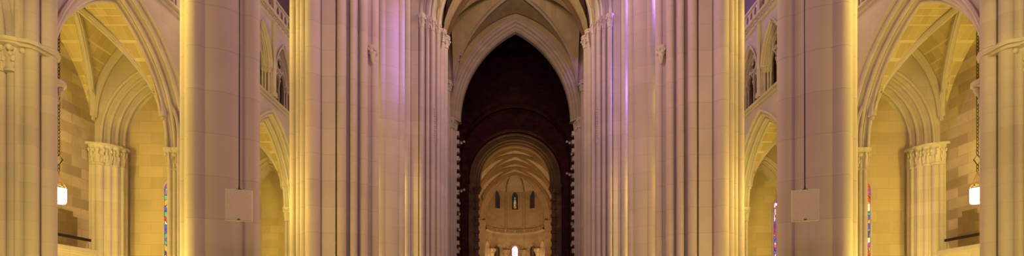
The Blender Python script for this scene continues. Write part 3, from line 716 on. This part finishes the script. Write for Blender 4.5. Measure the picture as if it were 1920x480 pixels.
for i, c in enumerate(UP):
    # upper lancet
    wt = thing('apse_window', polar(c, ARD+.5, 29.6), 'upper pointed stained glass window at the %s of the apse' % names[i], 'window', 'upper apse windows')
    m = MB(); q = [c-.8+1.6*k/8 for k in range(9)]
    m.grid([[APL(s, 30.4, .5) for s in q], [APL(s, 35.3, .5) for s in q]]); obj('glass_pane', m, GLD, wt, smooth=False)
    if i == 0:
        m = MB(); 
        m.blob(polar(0, ARD+.44, 32.2), .3, .04, 1.0, 8, 6); m.blob(polar(0, ARD+.42, 33.5), .17, .04, .22, 8, 6); m.blob(polar(0, ARD+.43, 31.2), .36, .04, .4, 8, 6)
        obj('glass_figure', m, GLF, wt)
    m = MB(); sweep(m, .78, 1.6, [(.45,.0),(.42,-.12),(.3,-.12),(.25,0),(.12,.0),(.0,.2),(0,.5)], lambda s, z, d, c=c: APL(c+s, 33.5+z, d), 10, leg=3.0); obj('stone_frame', m, CHOIR, wt)
    m = MB(); sweep(m, .02, .05, [(.03,.40),(.03,.48)], lambda s, z, d, c=c: APL(c+s, 34.9+z, d), 2, leg=4.4); obj('mullion', m, CHOIRD, wt)
    # lower window
    wt = thing('ambulatory_window', polar(c, ARD+.6, 14), ['tall bright pink and white stained glass window low in the middle of the apse','dim arched stained glass opening low on the right of the bright window','dim arched stained glass opening low on the left of the bright window','low arched opening at the right end of the apse wall','low arched opening at the left end of the apse wall'][i], 'window', None)
    m = MB(); hw = .72 if i == 0 else .5
    rr = ARD+.55 if i == 0 else ARD+1.6
    q = [c-hw+2*hw*k/6 for k in range(7)]
    m.grid([[polar(s, rr, 14) for s in q], [polar(s, rr, 20.6+sqrt(max(0,hw*hw-(s-c)**2))) for s in q]]); obj('glass_pane', m, GLB if i == 0 else GL1D if 'GL1D' in globals() else GLD, wt, smooth=False)
    m = MB(); sweep(m, 1.02, 1.02, [(.45,.0),(.42,-.12),(.3,-.14),(.25,0),(.12,.0),(.0,.3),(-.02,.7)], lambda s, z, d, c=c: APL(c+s, 20.3+z, d), 10, leg=6); obj('stone_frame', m, CHOIR, wt)
    m = MB(); q = [c-1.05+2.1*k/8 for k in range(9)]
    if i == 0:
        def iv2(s): return [(14, 15), (20.6+sqrt(max(0,.72**2-(s-c)**2)), 21.6)] if abs(s-c) < .72 else [(14, 21.6)]
        strips(m, samples(c-1.1, c+1.1, [c-.72, c, c+.72], .12), iv2, APL, .5, .7)
    else:
        m.grid([[APL(s, 14, 1.8) for s in q], [APL(s, 22, 1.8) for s in q]])
    obj('back_stone', m, CHOIRD, wt, smooth=False)
for i, c in enumerate([ARD*radians(a) for a in (19,-19,57,-57)]):
    sd = ['just right of','just left of','far right of','far left of'][i]
    t = thing('apse_column', polar(c, ARD-.3, 0), 'stout granite column %s the bright low apse window' % sd, 'column', 'apse columns')
    x, y, _ = polar(c, ARD-.3, 0)
    m = MB(); m.lathe([(.55,0),(.5,19.0)], x, y, 16); obj('column_shaft', m, CHOIR, t)
    obj('capital', capital_mb(x, y, .58, 18.95, 1.15, 14, 1.85), CHOIR, t)
    m = MB(); m.tube([polar(c, ARD-.02, 20.1), polar(c, ARD-.02, 24.3)], .12, 8); obj('wall_shaft', m, CHOIR, t)
    m = MB(); m.tube([polar(c, ARD-.05, 25.3), polar(c, ARD-.05, 35.2)], .22, 10); 
    m.tube([polar(c+.35, ARD-.02, 25.3), polar(c+.35, ARD-.02, 33.5)], .1, 8); m.tube([polar(c-.35, ARD-.02, 25.3), polar(c-.35, ARD-.02, 33.5)], .1, 8); obj('upper_shaft', m, CHOIR, t)
    m = capital_mb(*polar(c, ARD-.05, 0)[:2], .22, 32.6, .6, 8); obj('upper_capital', m, CHOIR, t)
# gallery ring of the apse
gt2 = thing('apse_gallery', (0, AY+ARD, 24.2), 'curved pierced stone gallery running round the apse between window rows', 'gallery')
m = MB(); qs = samples(-ARD*pi/2, ARD*pi/2, [], .3)
m.grid([[APL(s, z, -d) for s in qs] for d, z in ((0,24.1),(.35,24.3),(.45,24.4),(.45,24.55),(.3,24.6),(0,24.6))]); obj('ledge', m, CHOIR, gt2)
def giv(s):
    k = round(s/.52); 
    if abs(s-k*.52) < .15 and (k % 5): return [(24.6, 24.75), (25.2, 25.35)]
    return [(24.6, 25.35)]
mk = [k*.52+q for k in range(-22, 23) for q in (-.15, .15)]
m = MB(); strips(m, samples(-ARD*pi/2, ARD*pi/2, mk, .3), giv, APL, -.4, -.25); obj('pierced_parapet', m, CHOIR, gt2, smooth=False)
# half dome with ribs
hd = thing('apse_half_dome', (0, AY, 34), 'ribbed golden half dome closing the top of the apse', 'vault')
m = MB(); rows = []; uv = []
for i in range(15):
    t_ = i/14; r = ARD*(1-t_); z = 34.9+3.4*sqrt(1-(1-t_)**2.4)
    row = [(r*sin(-pi/2+pi*j/28), AY+r*cos(-pi/2+pi*j/28), z) for j in range(29)]; rows.append(row); uv += [(j*.4, t_*7) for j in range(29)]
m.grid(rows); obj('vault_web', m, CHV, hd, uvs=uv)
for a in (-76,-57,-19,19,57,76):
    m = MB(); pts = []
    for i in range(15):
        t_ = i/14; r = (ARD)*(1-t_)-.08; z = 34.9+3.4*sqrt(max(0, 1-(1-t_)**2.4))-.15; pts.append((r*sin(radians(a)), AY+r*cos(radians(a)), z))
    m.tube(pts, .19, 8); obj('rib', m, CHOIRD, hd)
m = MB(); m.blob((0, AY-.2, 38.1), .5, .5, .3); obj('boss', m, CHOIRD, hd)
m = MB(); m.box(-12, 12, YH+2, 130, 39.2, 39.6); m.box(-12, 12, 129.5, 130, 0, 39.5); o = obj('wall_choir_roof', m, CHOIR, smooth=False); o['kind'] = 'structure'

# ------------------------------------------------------------------ lights
def light(kind, loc, color, power, size=.5, target=None, spot=None, blend=.5, name='lamp_light', sizey=None):
    d = bpy.data.lights.new(name, kind); d.energy = power; d.color = color
    if kind == 'AREA':
        d.size = size
        if sizey: d.shape = 'RECTANGLE'; d.size_y = sizey
    else: d.shadow_soft_size = size
    if spot: d.spot_size = radians(spot); d.spot_blend = blend
    o = bpy.data.objects.new(name, d); COL.objects.link(o); o.location = loc
    if target:
        from mathutils import Vector
        o.rotation_euler = (Vector(target)-Vector(loc)).to_track_quat('-Z', 'Y').to_euler()
    return o
WARM = (1,.66,.34); YEL = (1,.74,.14); PINK = (1,.55,.58); PURP = (.42,.22,1)
# general nave fill: unseen lamps added behind the camera and above the frame
MAUVE = (1, .54, .80)
light('AREA', (0, -5, 20), MAUVE, 1050, 6, (0, 30, 14), name='nave_fill_light')
for y, z, p in ((6, 13, 800), (20, 22, 3000), (33, 29, 2400), (43, 33, 10)):
    light('POINT', (0, y, z), PINK if y < 10 else MAUVE, p, .5, name='nave_fill_light')
for s in (-1, 1):
    for k in (0, 2):
        yc = ARC[0]+PITCH*k; q = 1 if k == 0 else .5
        light('POINT', (s*17.2, yc-1.3, 2.0), YEL, 380*q, .3, name='chapel_light')
        light('POINT', (s*17.2, yc-1.3, 8.6), YEL, 480*q, .3, name='chapel_light')
        light('POINT', (s*14.9, yc-1.6, 1.2), YEL, 1150*q, .2, name='chapel_light')
    light('POINT', (s*12.6, 11.9, 4), YEL, 260, .3, name='aisle_light')
    light('POINT', (s*12.6, 11.9, 10), YEL, 300, .3, name='aisle_light')
    light('SPOT', (s*13.2, 13.75, 12.8), YEL, 1150, .2, (s*10, 15.3, 9), 90, .6, name='aisle_light')
    light('SPOT', (s*13.2, 13.75, 2.6), YEL, 1000, .2, (s*10, 15.3, 5), 100, .6, name='aisle_light')
    light('POINT', (s*13.4, 23.7, 8), YEL, 520, .3, name='aisle_light')
    light('POINT', (s*13.4, 23.7, 17), YEL, 520, .3, name='aisle_light')
    light('POINT', (s*13.6, 31, 10), YEL, 160, .3, name='aisle_light')
    for z in (6, 12, 18): light('POINT', (s*11.6, 35.5, z), YEL, 90, .2, name='aisle_light')
    for z in (7, 13.5): light('POINT', (s*12.5, 43.9, z), YEL, 600, .2, name='aisle_light')
    light('POINT', (s*11.6, 35.6, 26), PURP, 1300 if s > 0 else 90, .2, name='purple_light')
    for z in (23, 31): light('POINT', (s*12.3, 44.8, z), PURP, 1500 if s > 0 else 150, .2, name='purple_light')
    light('SPOT', (s*8.7, 50.3, 32), PURP, 2600 if s > 0 else 900, .4, (s*7, 57.6, 30.5), 30, 1, name='purple_light')  # added spot hidden behind the far pier, makes the purple patch beside the great arch
light('SPOT', (12.5, 31, 34), PURP, 26000, .5, (-8.9, 37, 21), 18, 1, name='purple_light')
light('POINT', (0, 43.5, 33), (1,.74,.40), 2300, .5, name='nave_fill_light')  # unseen warm fill added to brighten the end vault web
# choir
light('SPOT', (0, 94, 8), WARM, 13000, 1, (0, 110, 36), 95, .6, name='choir_light')
light('POINT', (5.5, 119.6, 15.5), (1,.72,.42), 950, .5, name='apse_light')
light('POINT', (-5.5, 119.6, 15.5), (1,.72,.42), 950, .5, name='apse_light')
light('SPOT', (0, 61.5, 46), (1,.5,.45), 1200, 1, (0, 86, 34), 80, .9, name='crossing_fill_light')  # unseen spot added high behind the great arch to light the far brick
w = bpy.data.worlds.new('dim_interior'); S.world = w; w.use_nodes = True
w.node_tree.nodes['Background'].inputs[0].default_value = (.55,.38,.42,1); w.node_tree.nodes['Background'].inputs[1].default_value = .005

# ------------------------------------------------------------------ camera
cam = bpy.data.cameras.new('camera'); co = bpy.data.objects.new('camera', cam); COL.objects.link(co)
co.location = (-.13, 0, 2); co.rotation_euler = (pi/2, 0, 0)
cam.sensor_width = 36; cam.lens = 940/1920*36; cam.clip_end = 400
cam.shift_x = -4.5/1920; cam.shift_y = 365/1920
S.camera = co
S.view_settings.view_transform = 'Standard'; S.view_settings.look = 'None'; S.view_settings.exposure = -.36; S.view_settings.gamma = 1
S.view_settings.use_curve_mapping = False
S.cycles.use_denoising = True
S.cycles.max_bounces = 6
